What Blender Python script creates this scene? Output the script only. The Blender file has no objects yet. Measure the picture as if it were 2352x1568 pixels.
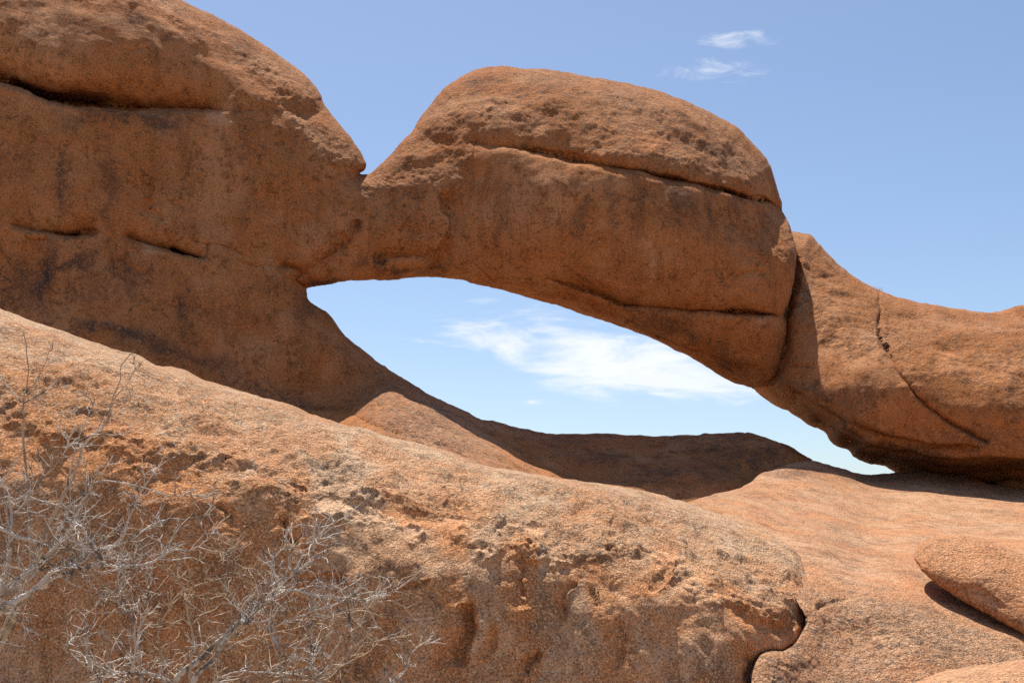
import bpy, math, random
import numpy as np

# ------------------------------------------------------------------ camera frame
# picture coordinates (u, v) run over 2352 x 1568; FOC is the focal length in them
WP, HP, FOC = 2352.0, 1568.0, 2839.0
HORIZON = 1250.0
PITCH = math.atan((HORIZON - HP / 2) / FOC)
CAM = np.array([0.0, 0.0, 1.7])
STEP = 2.5

def rays(u, v):
    x = (u - WP / 2) / FOC
    y = (HP / 2 - v) / FOC
    c, s = math.cos(PITCH), math.sin(PITCH)
    ry = c - y * s
    rz = s + y * c
    return x / ry, rz / ry

def at(u, v, d):
    rx, rz = rays(float(u), float(v))
    return np.array([CAM[0] + rx * d, CAM[1] + d, CAM[2] + rz * d])

# ------------------------------------------------------------------ numeric helpers
def catmull(pts, closed=False, n=4):
    p = np.array(pts, float)
    m = len(p)
    out = []
    rng = range(m) if closed else range(m - 1)
    for i in rng:
        if closed:
            a, b, c, d = p[(i - 1) % m], p[i], p[(i + 1) % m], p[(i + 2) % m]
        else:
            a, b, c, d = p[max(i - 1, 0)], p[i], p[i + 1], p[min(i + 2, m - 1)]
        k = n if np.hypot(*(c - b)) > 12 else 2
        for j in range(k):
            t = j / k
            out.append(0.5 * (2 * b + (c - a) * t + (2 * a - 5 * b + 4 * c - d) * t * t + (3 * b - a - 3 * c + d) * t ** 3))
    if not closed:
        out.append(p[-1])
    return np.array(out)

def seg_dist(px, py, poly, closed=False):
    """distance, nearest point, signed side (+ = left of travel as seen with v down -> above when going right), arc parameter"""
    px = px.astype(np.float64); py = py.astype(np.float64)
    best = np.full(px.shape, 1e18); bx = np.zeros_like(px); by = np.zeros_like(px)
    side = np.zeros_like(px); arc = np.zeros_like(px)
    n = len(poly)
    L = 0.0
    for i in range(n if closed else n - 1):
        ax, ay = poly[i]; cx, cy = poly[(i + 1) % n]
        dx, dy = cx - ax, cy - ay
        l2 = dx * dx + dy * dy
        if l2 < 1e-9:
            continue
        t = np.clip(((px - ax) * dx + (py - ay) * dy) / l2, 0, 1)
        qx, qy = ax + t * dx, ay + t * dy
        d2 = (px - qx) ** 2 + (py - qy) ** 2
        k = d2 < best
        best = np.where(k, d2, best)
        bx = np.where(k, qx, bx); by = np.where(k, qy, by)
        side = np.where(k, -(dx * (py - ay) - dy * (px - ax)), side)
        arc = np.where(k, L + t * math.sqrt(l2), arc)
        L += math.sqrt(l2)
    return np.sqrt(best), bx, by, np.sign(side), arc / max(L, 1e-9)

def inside(px, py, poly):
    r = np.zeros(px.shape, bool)
    n = len(poly)
    for i in range(n):
        x1, y1 = poly[i]; x2, y2 = poly[(i + 1) % n]
        if y1 == y2:
            continue
        c = ((y1 > py) != (y2 > py)) & (px < (x2 - x1) * (py - y1) / (y2 - y1) + x1)
        r ^= c
    return r

def coarse_field(us, vs, fn, step=9.0):
    """evaluate fn on a coarse lattice and interpolate it onto the grid us x vs"""
    cu = np.linspace(us[0], us[-1], int((us[-1] - us[0]) / step) + 2)
    cv = np.linspace(vs[0], vs[-1], int((vs[-1] - vs[0]) / step) + 2)
    CU, CV = np.meshgrid(cu, cv)
    F = fn(CU, CV)
    fu = np.clip((us - cu[0]) / (cu[1] - cu[0]), 0, len(cu) - 1.0001)
    fv = np.clip((vs - cv[0]) / (cv[1] - cv[0]), 0, len(cv) - 1.0001)
    iu, iv = fu.astype(int), fv.astype(int)
    tu, tv = (fu - iu)[None, :], (fv - iv)[:, None]
    A = F[np.ix_(iv, iu)]; B = F[np.ix_(iv, iu + 1)]; C_ = F[np.ix_(iv + 1, iu)]; D_ = F[np.ix_(iv + 1, iu + 1)]
    return (A * (1 - tu) + B * tu) * (1 - tv) + (C_ * (1 - tu) + D_ * tu) * tv

def tps(ctrl):
    """thin plate through (u, v, depth); works on 1/depth so that flat rock stays flat"""
    c = np.array(ctrl, float)
    x = c[:, 0] / 1000; y = c[:, 1] / 1000; q = 1 / c[:, 2]
    n = len(c)
    def K(r2):
        return np.where(r2 > 1e-12, 0.5 * r2 * np.log(np.maximum(r2, 1e-12)), 0)
    r2 = (x[:, None] - x[None]) ** 2 + (y[:, None] - y[None]) ** 2
    A = np.zeros((n + 3, n + 3))
    A[:n, :n] = K(r2) + np.eye(n) * 1e-3
    A[:n, n] = 1; A[:n, n + 1] = x; A[:n, n + 2] = y
    A[n:, :n] = A[:n, n:].T
    w = np.linalg.solve(A, np.concatenate([q, np.zeros(3)]))
    def f(U, V):
        X, Y = U / 1000, V / 1000
        s = w[n] + w[n + 1] * X + w[n + 2] * Y
        for i in range(n):
            s = s + w[i] * K((X - x[i]) ** 2 + (Y - y[i]) ** 2)
        return 1 / np.maximum(s, 1 / 80)
    return f

_rs = np.random.RandomState(7)
_perm = np.concatenate([_rs.permutation(256)] * 3)
_g = _rs.normal(size=(256, 3)); _g /= np.linalg.norm(_g, axis=1)[:, None]
_g = _g.astype(np.float32)

def perlin(p):
    p = p.astype(np.float32)
    i = np.floor(p).astype(np.int32)
    f = p - i
    i &= 255
    w = f * f * f * (f * (f * 6 - 15) + 10)
    out = 0
    for dx in (0, 1):
        wx = w[:, 0] if dx else 1 - w[:, 0]
        a = _perm[(i[:, 0] + dx)]
        for dy in (0, 1):
            wy = w[:, 1] if dy else 1 - w[:, 1]
            b = _perm[a + i[:, 1] + dy & 511]
            for dz in (0, 1):
                wz = w[:, 2] if dz else 1 - w[:, 2]
                g = _g[_perm[b + i[:, 2] + dz & 511] & 255]
                out = out + wx * wy * wz * (g[:, 0] * (f[:, 0] - dx) + g[:, 1] * (f[:, 1] - dy) + g[:, 2] * (f[:, 2] - dz))
    return out * 1.6

def fbm(p, octs=4, gain=0.5, lac=2.03):
    s, a = 0, 1.0
    for o in range(octs):
        s = s + a * perlin(p + 17.3 * o)
        p = p * lac; a *= gain
    return s

def smooth(a, b, x):
    t = np.clip((x - a) / (b - a), 0, 1)
    return t * t * (3 - 2 * t)

def circ(t):
    t = np.clip(t, 0, 1)
    return 1 - np.sqrt(np.maximum(1 - (1 - t) ** 2, 0))

def blob(U, V, cu, cv, ru, rv, rot=0.0, soft=1.0):
    c, s = math.cos(math.radians(rot)), math.sin(math.radians(rot))
    x = ((U - cu) * c + (V - cv) * s) / ru
    y = (-(U - cu) * s + (V - cv) * c) / rv
    return np.exp(-(x * x + y * y) ** soft)

# ------------------------------------------------------------------ rock builder
def axis(lo, hi, a, b, step):
    mid = np.arange(max(lo, a), min(hi, b) + step, step)
    L = []
    x = mid[0]; s = step
    while x > lo:
        s = min(s * 1.12, 14); x -= s; L.append(x)
    R = []
    x = mid[-1]; s = step
    while x < hi:
        s = min(s * 1.12, 14); x += s; R.append(x)
    return np.concatenate([np.array(L[::-1]), mid, np.array(R)])

def ragged(p):
    Q = np.stack([p[:, 0] / 30, p[:, 1] / 30, np.full(len(p), 8.8)], 1)
    return p + np.stack([fbm(Q, 4, .7), fbm(Q + 50, 4, .7)], 1) * 1.9

def rock_shape(outline, ctrl, rims, thick, wback, grooves=(), bumps=None, attrs=None, step=STEP, dens=3, back_fn=None):
    poly = catmull(outline, True, dens + 3)
    poly = ragged(poly)
    lo = poly.min(0) - 6; hi = poly.max(0) + 6
    us = axis(lo[0], hi[0], -30, WP + 30, step)
    vs = axis(lo[1], hi[1], -30, HP + 30, step)
    U, V = np.meshgrid(us, vs)
    def sd(CU, CV):
        d = seg_dist(CU, CV, poly, True)[0]
        return np.where(inside(CU, CV, poly), d, -d)
    S = coarse_field(us, vs, sd)
    near = np.abs(S) < 24
    pu, pv = U[near], V[near]
    d, bx, by, _, _ = seg_dist(pu, pv, poly, True)
    ins = inside(pu, pv, poly)
    S[near] = np.where(ins, d, -d)
    NX = U.copy(); NY = V.copy()
    NX[near] = bx; NY[near] = by
    inn = S > 0.35 * step
    q = inn[:-1, :-1] | inn[1:, :-1] | inn[:-1, 1:] | inn[1:, 1:]
    used = np.zeros_like(inn)
    used[:-1, :-1] |= q; used[1:, :-1] |= q; used[:-1, 1:] |= q; used[1:, 1:] |= q
    rim = used & ~inn
    U = np.where(rim, NX, U); V = np.where(rim, NY, V)
    S = np.where(rim, 0, S)
    idx = np.full(inn.shape, -1); idx[used] = np.arange(used.sum())
    u, v, s, rm = U[used], V[used], S[used], rim[used]
    D = coarse_field(us, vs, tps(ctrl), 12.0)[used]
    base = D.copy()
    for line, w, k in rims:
        L = ragged(catmull(line, False, dens + 3))
        dd = coarse_field(us, vs, lambda a, b: seg_dist(a, b, L)[0])[used]
        nr = dd < 26
        dd[nr] = seg_dist(u[nr], v[nr], L)[0]
        if not isinstance(w, (int, float)):   # width that changes from left to right
            kk = np.interp(u, [x[0] for x in w], [x[2] if len(x) > 2 else 1.0 for x in w]); k = k * kk
            w = np.interp(u, [x[0] for x in w], [x[1] for x in w])
        D = D + k * w * base / FOC * circ(dd / w)
    for gr in grooves:
        line, up, dn, dep = gr[:4]
        kind = gr[4] if len(gr) > 4 else 'c'
        L = catmull(line, False, dens)
        m = max(up, dn) + 3 + (120 if kind[0] == 's' else 0)
        bb = (u > L[:, 0].min() - m) & (u < L[:, 0].max() + m) & (v > L[:, 1].min() - m) & (v < L[:, 1].max() + m)
        if not bb.any():
            continue
        gu, gv = u[bb], v[bb]
        if kind[0] in 'qc':   # a ragged line: the rock never breaks along a ruler
            P3 = np.stack([gu / 21, gv / 21, np.full(gu.shape, 3.7)], 1)
            am = min(2.2 if kind[0] == 'c' else 5.0, 0.3 * min(up, dn) + 0.6)
            gu = gu + am * fbm(P3, 3); gv = gv + am * fbm(P3 + 40, 3)
        dd, _, _, sg, arc = seg_dist(gu, gv, L)
        w = np.where(sg > 0, up, dn)
        t = dd / w
        if kind[0] == 's':   # a ledge: everything under the line steps back
            D[bb] = D[bb] + dep * np.where(sg < 0, smooth(0, 1, t), 0) * smooth(0, 0.3, arc)
            continue
        taper = smooth(0, 0.12, arc) * smooth(1.0, 0.88, arc) if 'n' not in kind else 1.0
        prof = circ(t) if kind[0] == 'c' else np.clip(1 - t, 0, 1) ** 2
        D[bb] = D[bb] + dep * prof * taper
    back = D + thick * np.sqrt(np.maximum(1 - (1 - np.clip(s / wback, 0, 1)) ** 2, 0))
    def pts(Dv):
        rx, rz = rays(u, v)
        return np.stack([CAM[0] + rx * Dv, CAM[1] + Dv, CAM[2] + rz * Dv], 1)
    F = pts(D); B = pts(back)
    nf = len(F)
    bidx = np.where(rm, np.arange(nf), -1)
    inner = np.where(~rm)[0]
    bidx[inner] = nf + np.arange(len(inner))
    verts = np.concatenate([F, B[inner]])
    a = idx[:-1, :-1][q]; b = idx[:-1, 1:][q]; c = idx[1:, 1:][q]; e = idx[1:, :-1][q]
    ff = np.stack([a, e, c, b], 1)
    fb = np.stack([bidx[a], bidx[b], bidx[c], bidx[e]], 1)
    keep = ~(rm[a] & rm[b] & rm[c] & rm[e])
    fb = fb[keep]
    faces = np.concatenate([ff, fb])
    nrm = vnormals(verts, faces)
    at_front = {}
    if attrs:
        at_front = {k: np.clip(fn(u, v, F), 0, 1) for k, fn in attrs.items()}
    if bumps is not None:
        # compute on the front sheet, then fade it out over the back
        disp = bumps(u, v, F, nrm[:nf], at_front, s)
        dv = nrm[:nf] * disp[:, None]
        verts[:nf] += dv
        # where the front weathers back the rear follows, so that the crest never turns inside out
        verts[nf:] += (dv * ((disp < 0) * smooth(150, 70, s))[:, None])[inner]
        nrm = vnormals(verts, faces)
    allat = {k: np.concatenate([x, x[inner]]).astype(np.float32) for k, x in at_front.items()}
    fcu = u[ff].mean(1); fcv = v[ff].mean(1)
    fcu = np.concatenate([fcu, fcu[keep]]); fcv = np.concatenate([fcv, fcv[keep]])
    return dict(v=verts, f=faces, n=nrm, a=allat, fu=fcu, fv=fcv)

def vnormals(v, f):
    n = np.cross(v[f[:, 2]] - v[f[:, 0]], v[f[:, 3]] - v[f[:, 1]])
    out = np.zeros_like(v)
    for k in range(3):
        for j in range(4):
            out[:, k] += np.bincount(f[:, j], n[:, k], len(v))
    return out / np.maximum(np.linalg.norm(out, axis=1), 1e-12)[:, None]

WORLD_AT = {}
def link_mesh(name, v, f, n, at_, m, parent=None, origin=None):
    me = bpy.data.meshes.new(name)
    nv, nf = len(v), len(f)
    o = np.zeros(3) if origin is None else np.array(origin)
    k = f.shape[1]
    me.vertices.add(nv); me.vertices.foreach_set('co', (v - o).astype(np.float32).ravel())
    me.loops.add(nf * k); me.loops.foreach_set('vertex_index', f.astype(np.int32).ravel())
    me.polygons.add(nf)
    me.polygons.foreach_set('loop_start', np.arange(0, nf * k, k, dtype=np.int32))
    me.polygons.foreach_set('use_smooth', np.ones(nf, bool))
    for key, x in at_.items():
        A = me.attributes.new(key, 'FLOAT', 'POINT'); A.data.foreach_set('value', x.astype(np.float32))
    me.update(calc_edges=True)
    me.materials.append(m)
    ob = bpy.data.objects.new(name, me)
    bpy.context.scene.collection.objects.link(ob)
    if parent is None:
        ob.location = o
    else:
        ob.parent = parent
        ob.location = o - WORLD_AT.get(parent.name, np.array(parent.location))
    WORLD_AT[ob.name] = o
    if n is not None:
        me.normals_split_custom_set_from_vertices(n.astype(np.float32))
    return ob

def tag(o, label, cat, group=None, kind=None):
    if label: o['label'] = label
    if cat: o['category'] = cat
    if group: o['group'] = group
    if kind: o['kind'] = kind
    return o

def sub(shape, mask):
    f = shape['f'][mask]
    ids, inv = np.unique(f.ravel(), return_inverse=True)
    return shape['v'][ids], inv.reshape(-1, 4), shape['n'][ids], {k: x[ids] for k, x in shape['a'].items()}

def rock(name, shape, m, label, cat, splits=(), group=None):
    mask = np.ones(len(shape['f']), bool)
    parts = []
    for pname, poly, plabel in splits:
        k = inside(shape['fu'], shape['fv'], poly) & mask
        parts.append((pname, k, plabel)); mask &= ~k
    v, f, n, a = sub(shape, mask)
    org = np.array([v[:, 0].mean(), v[:, 1].mean(), v[:, 2].min()])
    ob = link_mesh(name, v, f, n, a, m, None, org)
    tag(ob, label, cat, group)
    for pname, k, plabel in parts:
        v, f, n, a = sub(shape, k)
        po = link_mesh(pname, v, f, n, a, m, ob, v.mean(0))
        if plabel: po['label'] = plabel
    return ob

# ------------------------------------------------------------------ materials
class NT:
    def __init__(self, name):
        self.m = bpy.data.materials.new(name); self.m.use_nodes = True
        self.t = self.m.node_tree; self.t.nodes.clear()
        self.out = self.t.nodes.new('ShaderNodeOutputMaterial')
    def n(self, typ, **kw):
        x = self.t.nodes.new(typ)
        for k, v in kw.items():
            if k.startswith('i_'):
                key = k[2:]
                x.inputs[int(key) if key.isdigit() else key.replace('_', ' ')].default_value = v
            else:
                setattr(x, k, v)
        return x
    def l(self, a, b): self.t.links.new(a, b)
    def noise(self, vec, scale, detail=4, rough=0.55, dist=0.0, lac=2.0):
        x = self.n('ShaderNodeTexNoise')
        x.inputs['Scale'].default_value = scale; x.inputs['Detail'].default_value = detail
        x.inputs['Roughness'].default_value = rough; x.inputs['Distortion'].default_value = dist
        x.inputs['Lacunarity'].default_value = lac
        self.l(vec, x.inputs['Vector'])
        return x.outputs['Fac']
    def ramp(self, fac, a, b, lo=0.0, hi=1.0):
        x = self.n('ShaderNodeMapRange'); x.interpolation_type = 'SMOOTHSTEP'
        for k, v in zip((1, 2, 3, 4), (a, b, lo, hi)): x.inputs[k].default_value = v
        self.l(fac, x.inputs[0])
        return x.outputs[0]
    def mix(self, fac, a, b):
        x = self.n('ShaderNodeMix', data_type='RGBA')
        for s, val in ((0, fac), (6, a), (7, b)):
            if isinstance(val, (int, float)): x.inputs[s].default_value = val
            elif isinstance(val, tuple): x.inputs[s].default_value = (*val, 1)
            else: self.l(val, x.inputs[s])
        return x.outputs[2]
    def math(self, op, a, b=None):
        x = self.n('ShaderNodeMath', operation=op)
        for s, val in ((0, a), (1, b)):
            if val is None: continue
            if isinstance(val, (int, float)): x.inputs[s].default_value = val
            else: self.l(val, x.inputs[s])
        return x.outputs[0]
    def attr(self, name):
        x = self.n('ShaderNodeAttribute', attribute_name=name)
        return x.outputs['Fac']

def granite(name, tan, orange, grey, dark, grain=55.0, bump=1.0, speck=0.5, crumb=1.0, seed=0.0, fleck=0.6, gb=1.4, ms=1.0):
    N = NT(name)
    sc_ = lambda c, f: tuple(min(1.0, x * f) for x in c)
    geo = N.n('ShaderNodeNewGeometry')
    mp = N.n('ShaderNodeMapping'); mp.inputs['Location'].default_value = (seed, seed * 0.7, seed * 1.3)
    N.l(geo.outputs['Position'], mp.inputs['Vector'])
    P = mp.outputs[0]
    st = N.n('ShaderNodeMapping'); st.inputs['Scale'].default_value = (1, 1, 0.14); N.l(P, st.inputs['Vector'])
    varn, rough, fresh, pale = N.attr('varnish'), N.attr('rough'), N.attr('fresh'), N.attr('pale')
    big = N.noise(P, 0.5 * ms, 3, 0.6, 0.4)
    mid = N.noise(P, 1.9 * ms, 5, 0.66, 0.3)
    fine = N.noise(P, 11.0, 4, 0.72)
    g1 = N.noise(P, grain, 2, 0.75)
    g2 = N.noise(P, grain * 0.37, 3, 0.75)
    strk = N.noise(st.outputs[0], 2.4, 5, 0.62)
    fl = N.noise(P, 8.0, 5, 0.74, 0.5)
    # tan <-> orange <-> brown weathering
    c = N.mix(N.ramp(big, 0.36, 0.62), tan, orange)
    c = N.mix(N.ramp(mid, 0.50, 0.66, 0, 0.7), c, sc_(orange, 0.72))
    c = N.mix(N.ramp(mid, 0.44, 0.30, 0, 0.5), c, sc_(tan, 1.1))
    gf = N.math('MULTIPLY', N.ramp(N.math('ADD', N.math('MULTIPLY', fl, 0.6), N.math('MULTIPLY', fine, 0.4)), 0.50, 0.60), N.math('ADD', N.math('MULTIPLY', rough, 0.75), 0.15))
    c = N.mix(gf, c, grey)
    c = N.mix(N.math('MULTIPLY', N.ramp(strk, 0.52, 0.68), 0.55), c, sc_(orange, 0.5))
    c = N.mix(N.math('MULTIPLY', fresh, N.ramp(fine, 0.2, 0.75, 0.6, 0.95)), c, tuple(min(1, x * f) for x, f in zip(orange, (1.1, 0.95, 0.78))))
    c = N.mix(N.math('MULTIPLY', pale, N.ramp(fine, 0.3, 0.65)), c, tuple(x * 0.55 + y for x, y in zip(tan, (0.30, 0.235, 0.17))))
    # small dark flecks of lichen and varnish, in drifts
    ff = N.math('MULTIPLY', N.ramp(fl, 0.535, 0.565), N.ramp(mid, 0.40, 0.56))
    c = N.mix(N.math('MULTIPLY', ff, fleck), c, sc_(orange, 0.36))
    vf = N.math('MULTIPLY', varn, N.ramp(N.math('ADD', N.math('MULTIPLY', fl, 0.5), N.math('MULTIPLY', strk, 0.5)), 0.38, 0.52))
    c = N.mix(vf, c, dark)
    # mineral grain: pale feldspar, black mica
    c = N.mix(N.ramp(g1, 0.56, 0.64, 0, 0.9 * speck), c, sc_(tan, 0.14))
    c = N.mix(N.ramp(g2, 0.56, 0.68, 0, 0.6 * speck), c, sc_(tan, 0.34))
    c = N.mix(N.ramp(g1, 0.45, 0.36, 0, 0.7 * speck), c, sc_(tan, 1.6))
    bs = N.n('ShaderNodeBsdfPrincipled')
    bs.inputs['Roughness'].default_value = 0.92
    bs.inputs['Specular IOR Level'].default_value = 0.12
    N.l(c, bs.inputs['Base Color'])
    r = N.math('ADD', N.math('MULTIPLY', rough, 1.0 * crumb), 0.13)
    cr = N.math('MULTIPLY', N.math('ADD', N.math('MULTIPLY', N.noise(P, 9.0, 5, 0.75, 0.3), 0.085), N.math('MULTIPLY', g2, 3.0 / grain)), r)
    h = N.math('ADD', cr, N.math('MULTIPLY', g1, gb / grain))
    bp = N.n('ShaderNodeBump'); bp.inputs['Strength'].default_value = bump; bp.inputs['Distance'].default_value = 1.0
    N.l(h, bp.inputs['Height']); N.l(bp.outputs[0], bs.inputs['Normal'])
    N.l(bs.outputs[0], N.out.inputs['Surface'])
    return N.m

TAN = (0.47, 0.27, 0.155); ORG = (0.40, 0.185, 0.078); GRY = (0.27, 0.19, 0.145); DRK = (0.06, 0.043, 0.036)
M_ARCH = granite('weathered_arch_granite', (0.475, 0.22, 0.097), (0.39, 0.15, 0.05), (0.29, 0.18, 0.12), DRK, grain=30, speck=0.5, fleck=0.65, crumb=0.8, bump=0.85, gb=0.9)
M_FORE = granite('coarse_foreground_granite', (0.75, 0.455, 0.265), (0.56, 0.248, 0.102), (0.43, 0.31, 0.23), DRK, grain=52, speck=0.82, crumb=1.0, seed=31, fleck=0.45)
M_SLAB = granite('smooth_slab_granite', (0.565, 0.325, 0.18), (0.515, 0.25, 0.125), (0.33, 0.24, 0.17), DRK, grain=42, speck=0.75, crumb=0.8, seed=57, fleck=0.45, ms=2.6)

# ------------------------------------------------------------------ relief functions
def terrace(x, k):
    y = x * k
    f = np.floor(y); r = y - f
    return (f + smooth(0.0, 0.4, r)) / k

def relief(low=0.10, mid=0.03, fine=0.012, flake=0.0, fs=1.0, seed=0.0, flake_k=2.5, crumb=0.0):
    def fn(u, v, F, n, A, s):
        view = F - CAM; dist = np.linalg.norm(view, axis=1)
        cosi = np.abs((view * n).sum(1)) / dist
        gap = dist * STEP / FOC / np.maximum(cosi, 0.03)
        keep = lambda wl: smooth(0.5, 0.18, gap / wl)
        r = A.get('rough', np.full(len(u), 0.3))
        P = F + seed
        d = low * fbm(P * 0.45, 3)
        d = d + mid * fbm(P * 2.1 + 5, 3) * (0.5 + 0.8 * r) * keep(0.35)
        d = d + fine * fbm(P * 8.5 + 9, 3, 0.6) * (0.15 + 1.1 * r) * keep(0.09)
        # crumbling skin: creased lumps where the surface is rotten, none where it is sound
        cr = np.abs(fbm(P * np.array([4.5, 4.5, 7.0]) + 70, 3, 0.6))
        d = d + crumb * (0.5 - np.minimum(cr, 0.36)) * 1.25 * smooth(0.35, 0.9, r) * keep(0.2) * (0.4 + 0.8 * smooth(-.2, .3, perlin(P * 1.3 + 33)))
        if flake:
            w = P * np.array([0.65, 0.65, 1.2]) * fs + 0.22 * fbm(P * 2.4 + 3, 3)[:, None]
            t = terrace(fbm(w, 2, 0.45), flake_k)
            d = d + flake * t * (0.25 + r) * keep(1.3)
        return d * smooth(-4, 40, s)
    return fn

# ------------------------------------------------------------------ the arch
ARCH_TOP = [(-1000, 420), (-950, 220), (-830, 70), (-600, -20), (-350, -60), (-150, -110), (100, -95), (280, -50), (400, -8), (430, 8), (470, 26), (500, 40), (540, 62), (580, 86),
            (620, 112), (660, 140), (690, 163), (715, 187), (735, 214), (746, 240), (762, 264), (785, 290), (808, 320), (825, 345),
            (836, 365), (841, 380), (837, 391), (827, 399), (842, 401), (852, 398), (864, 388), (880, 373), (900, 352), (930, 318),
            (950, 297), (965, 271), (985, 245), (1005, 218), (1030, 195), (1060, 175), (1085, 163), (1110, 156), (1150, 152), (1200, 157),
            (1260, 160), (1320, 171), (1380, 180), (1430, 189), (1480, 200), (1530, 215), (1580, 235), (1630, 258), (1680, 283),
            (1712, 310), (1740, 340), (1762, 365), (1775, 395), (1785, 430), (1792, 455), (1797, 470)]
ARCH_RIGHT = [(1796, 483), (1806, 500), (1818, 530), (1825, 555), (1829, 580), (1828, 610), (1822, 650), (1813, 690), (1803, 718), (1799, 726), (1806, 742), (1807, 765),
              (1803, 790), (1797, 830), (1786, 858), (1768, 876), (1745, 890), (1720, 888)]
ARCH_BELLY = [(1710, 884), (1683, 878), (1643, 855), (1600, 828), (1550, 803), (1500, 778), (1440, 755), (1383, 736), (1333, 720), (1283, 702),
              (1233, 690), (1183, 674), (1133, 661), (1100, 655), (1067, 645), (1033, 640), (983, 637), (933, 639), (900, 644), (867, 643),
              (820, 644), (783, 646), (767, 651), (733, 656), (706, 662)]
ARCH_FLANK = [(704, 666), (708, 687), (722, 699), (740, 710), (757, 723), (773, 747), (800, 777), (833, 803), (867, 830), (900, 852), (933, 872),
              (967, 893), (1000, 913), (1033, 927), (1067, 943), (1100, 960), (1133, 967), (1167, 977), (1200, 983), (1233, 990), (1267, 996)]
RIDGE_TOP = [(1300, 996), (1383, 995), (1440, 998), (1500, 1002), (1560, 999), (1605, 998), (1614, 995), (1650, 994), (1700, 993), (1723, 994), (1753, 1002),
             (1790, 1015), (1813, 1023), (1847, 1045), (1866, 1056)]
RIDGE_LOW = [(1880, 1074), (1850, 1086), (1800, 1100), (1760, 1125), (1715, 1145), (1671, 1160), (1628, 1175), (1581, 1190)]
ARCH = ARCH_TOP + ARCH_RIGHT + ARCH_BELLY + ARCH_FLANK + RIDGE_TOP + RIDGE_LOW + \
    [(1500, 1300), (1200, 1450), (600, 1500), (0, 1500), (-600, 1500), (-950, 1480), (-1020, 900)]
arch_ctrl = [(-350, 100, 24.2), (0, 120, 24.6), (250, 120, 25.2), (500, 220, 26.2), (680, 280, 26.4),
             (-350, 500, 23.4), (0, 420, 23.9), (300, 420, 24.9), (600, 420, 25.9), (750, 470, 26.3),
             (-350, 900, 22.8), (0, 720, 23.6), (300, 720, 24.5), (600, 720, 25.6),
             (0, 1000, 22.9), (300, 920, 23.6), (600, 960, 24.5), (750, 930, 25.4), (720, 820, 25.6), (820, 850, 26.0),
             (850, 985, 22.8), (830, 935, 24.95), (900, 905, 25.2), (960, 940, 24.6), (1000, 915, 26.4),
             (1000, 1000, 23.1), (1080, 1058, 21.9), (1130, 975, 26.6), (1180, 1060, 23.4),
             (1270, 1005, 27.2), (1500, 1012, 27.3), (1700, 1005, 27.2), (1840, 1052, 27.0), (1270, 1085, 24.2),
             (1480, 1125, 24.1), (1660, 1125, 24.4), (1780, 1080, 25.9), (1840, 1070, 26.9), (1600, 1065, 25.9), (1400, 1060, 25.6),
             (850, 480, 26.6), (850, 600, 27.1), (1000, 550, 27.1), (1200, 450, 26.8), (1200, 600, 26.9), (1300, 550, 26.6),
             (1500, 480, 26.5), (1500, 620, 26.7), (1700, 600, 26.8), (1780, 600, 27.0), (1780, 820, 27.6), (1600, 770, 27.4), (1400, 690, 27.2),
             (1150, 280, 27.2), (1400, 280, 26.9), (1650, 360, 26.9), (920, 430, 26.7),
             (600, 1400, 22.5), (1200, 1400, 21.5)]
CAP_CRACK = [(1094, 333), (1130, 341), (1167, 343), (1227, 348), (1277, 357), (1317, 365), (1367, 377), (1417, 388), (1451, 393), (1477, 395),
             (1501, 403), (1551, 413), (1568, 417), (1635, 433), (1658, 437), (1701, 451), (1731, 459), (1748, 457), (1768, 466), (1788, 479), (1800, 488)]
WEDGE_CRACK = [(1230, 632), (1286, 648), (1370, 673), (1405, 688), (1433, 699), (1491, 703), (1580, 713), (1643, 715), (1700, 717), (1750, 721), (1804, 727)]
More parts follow.
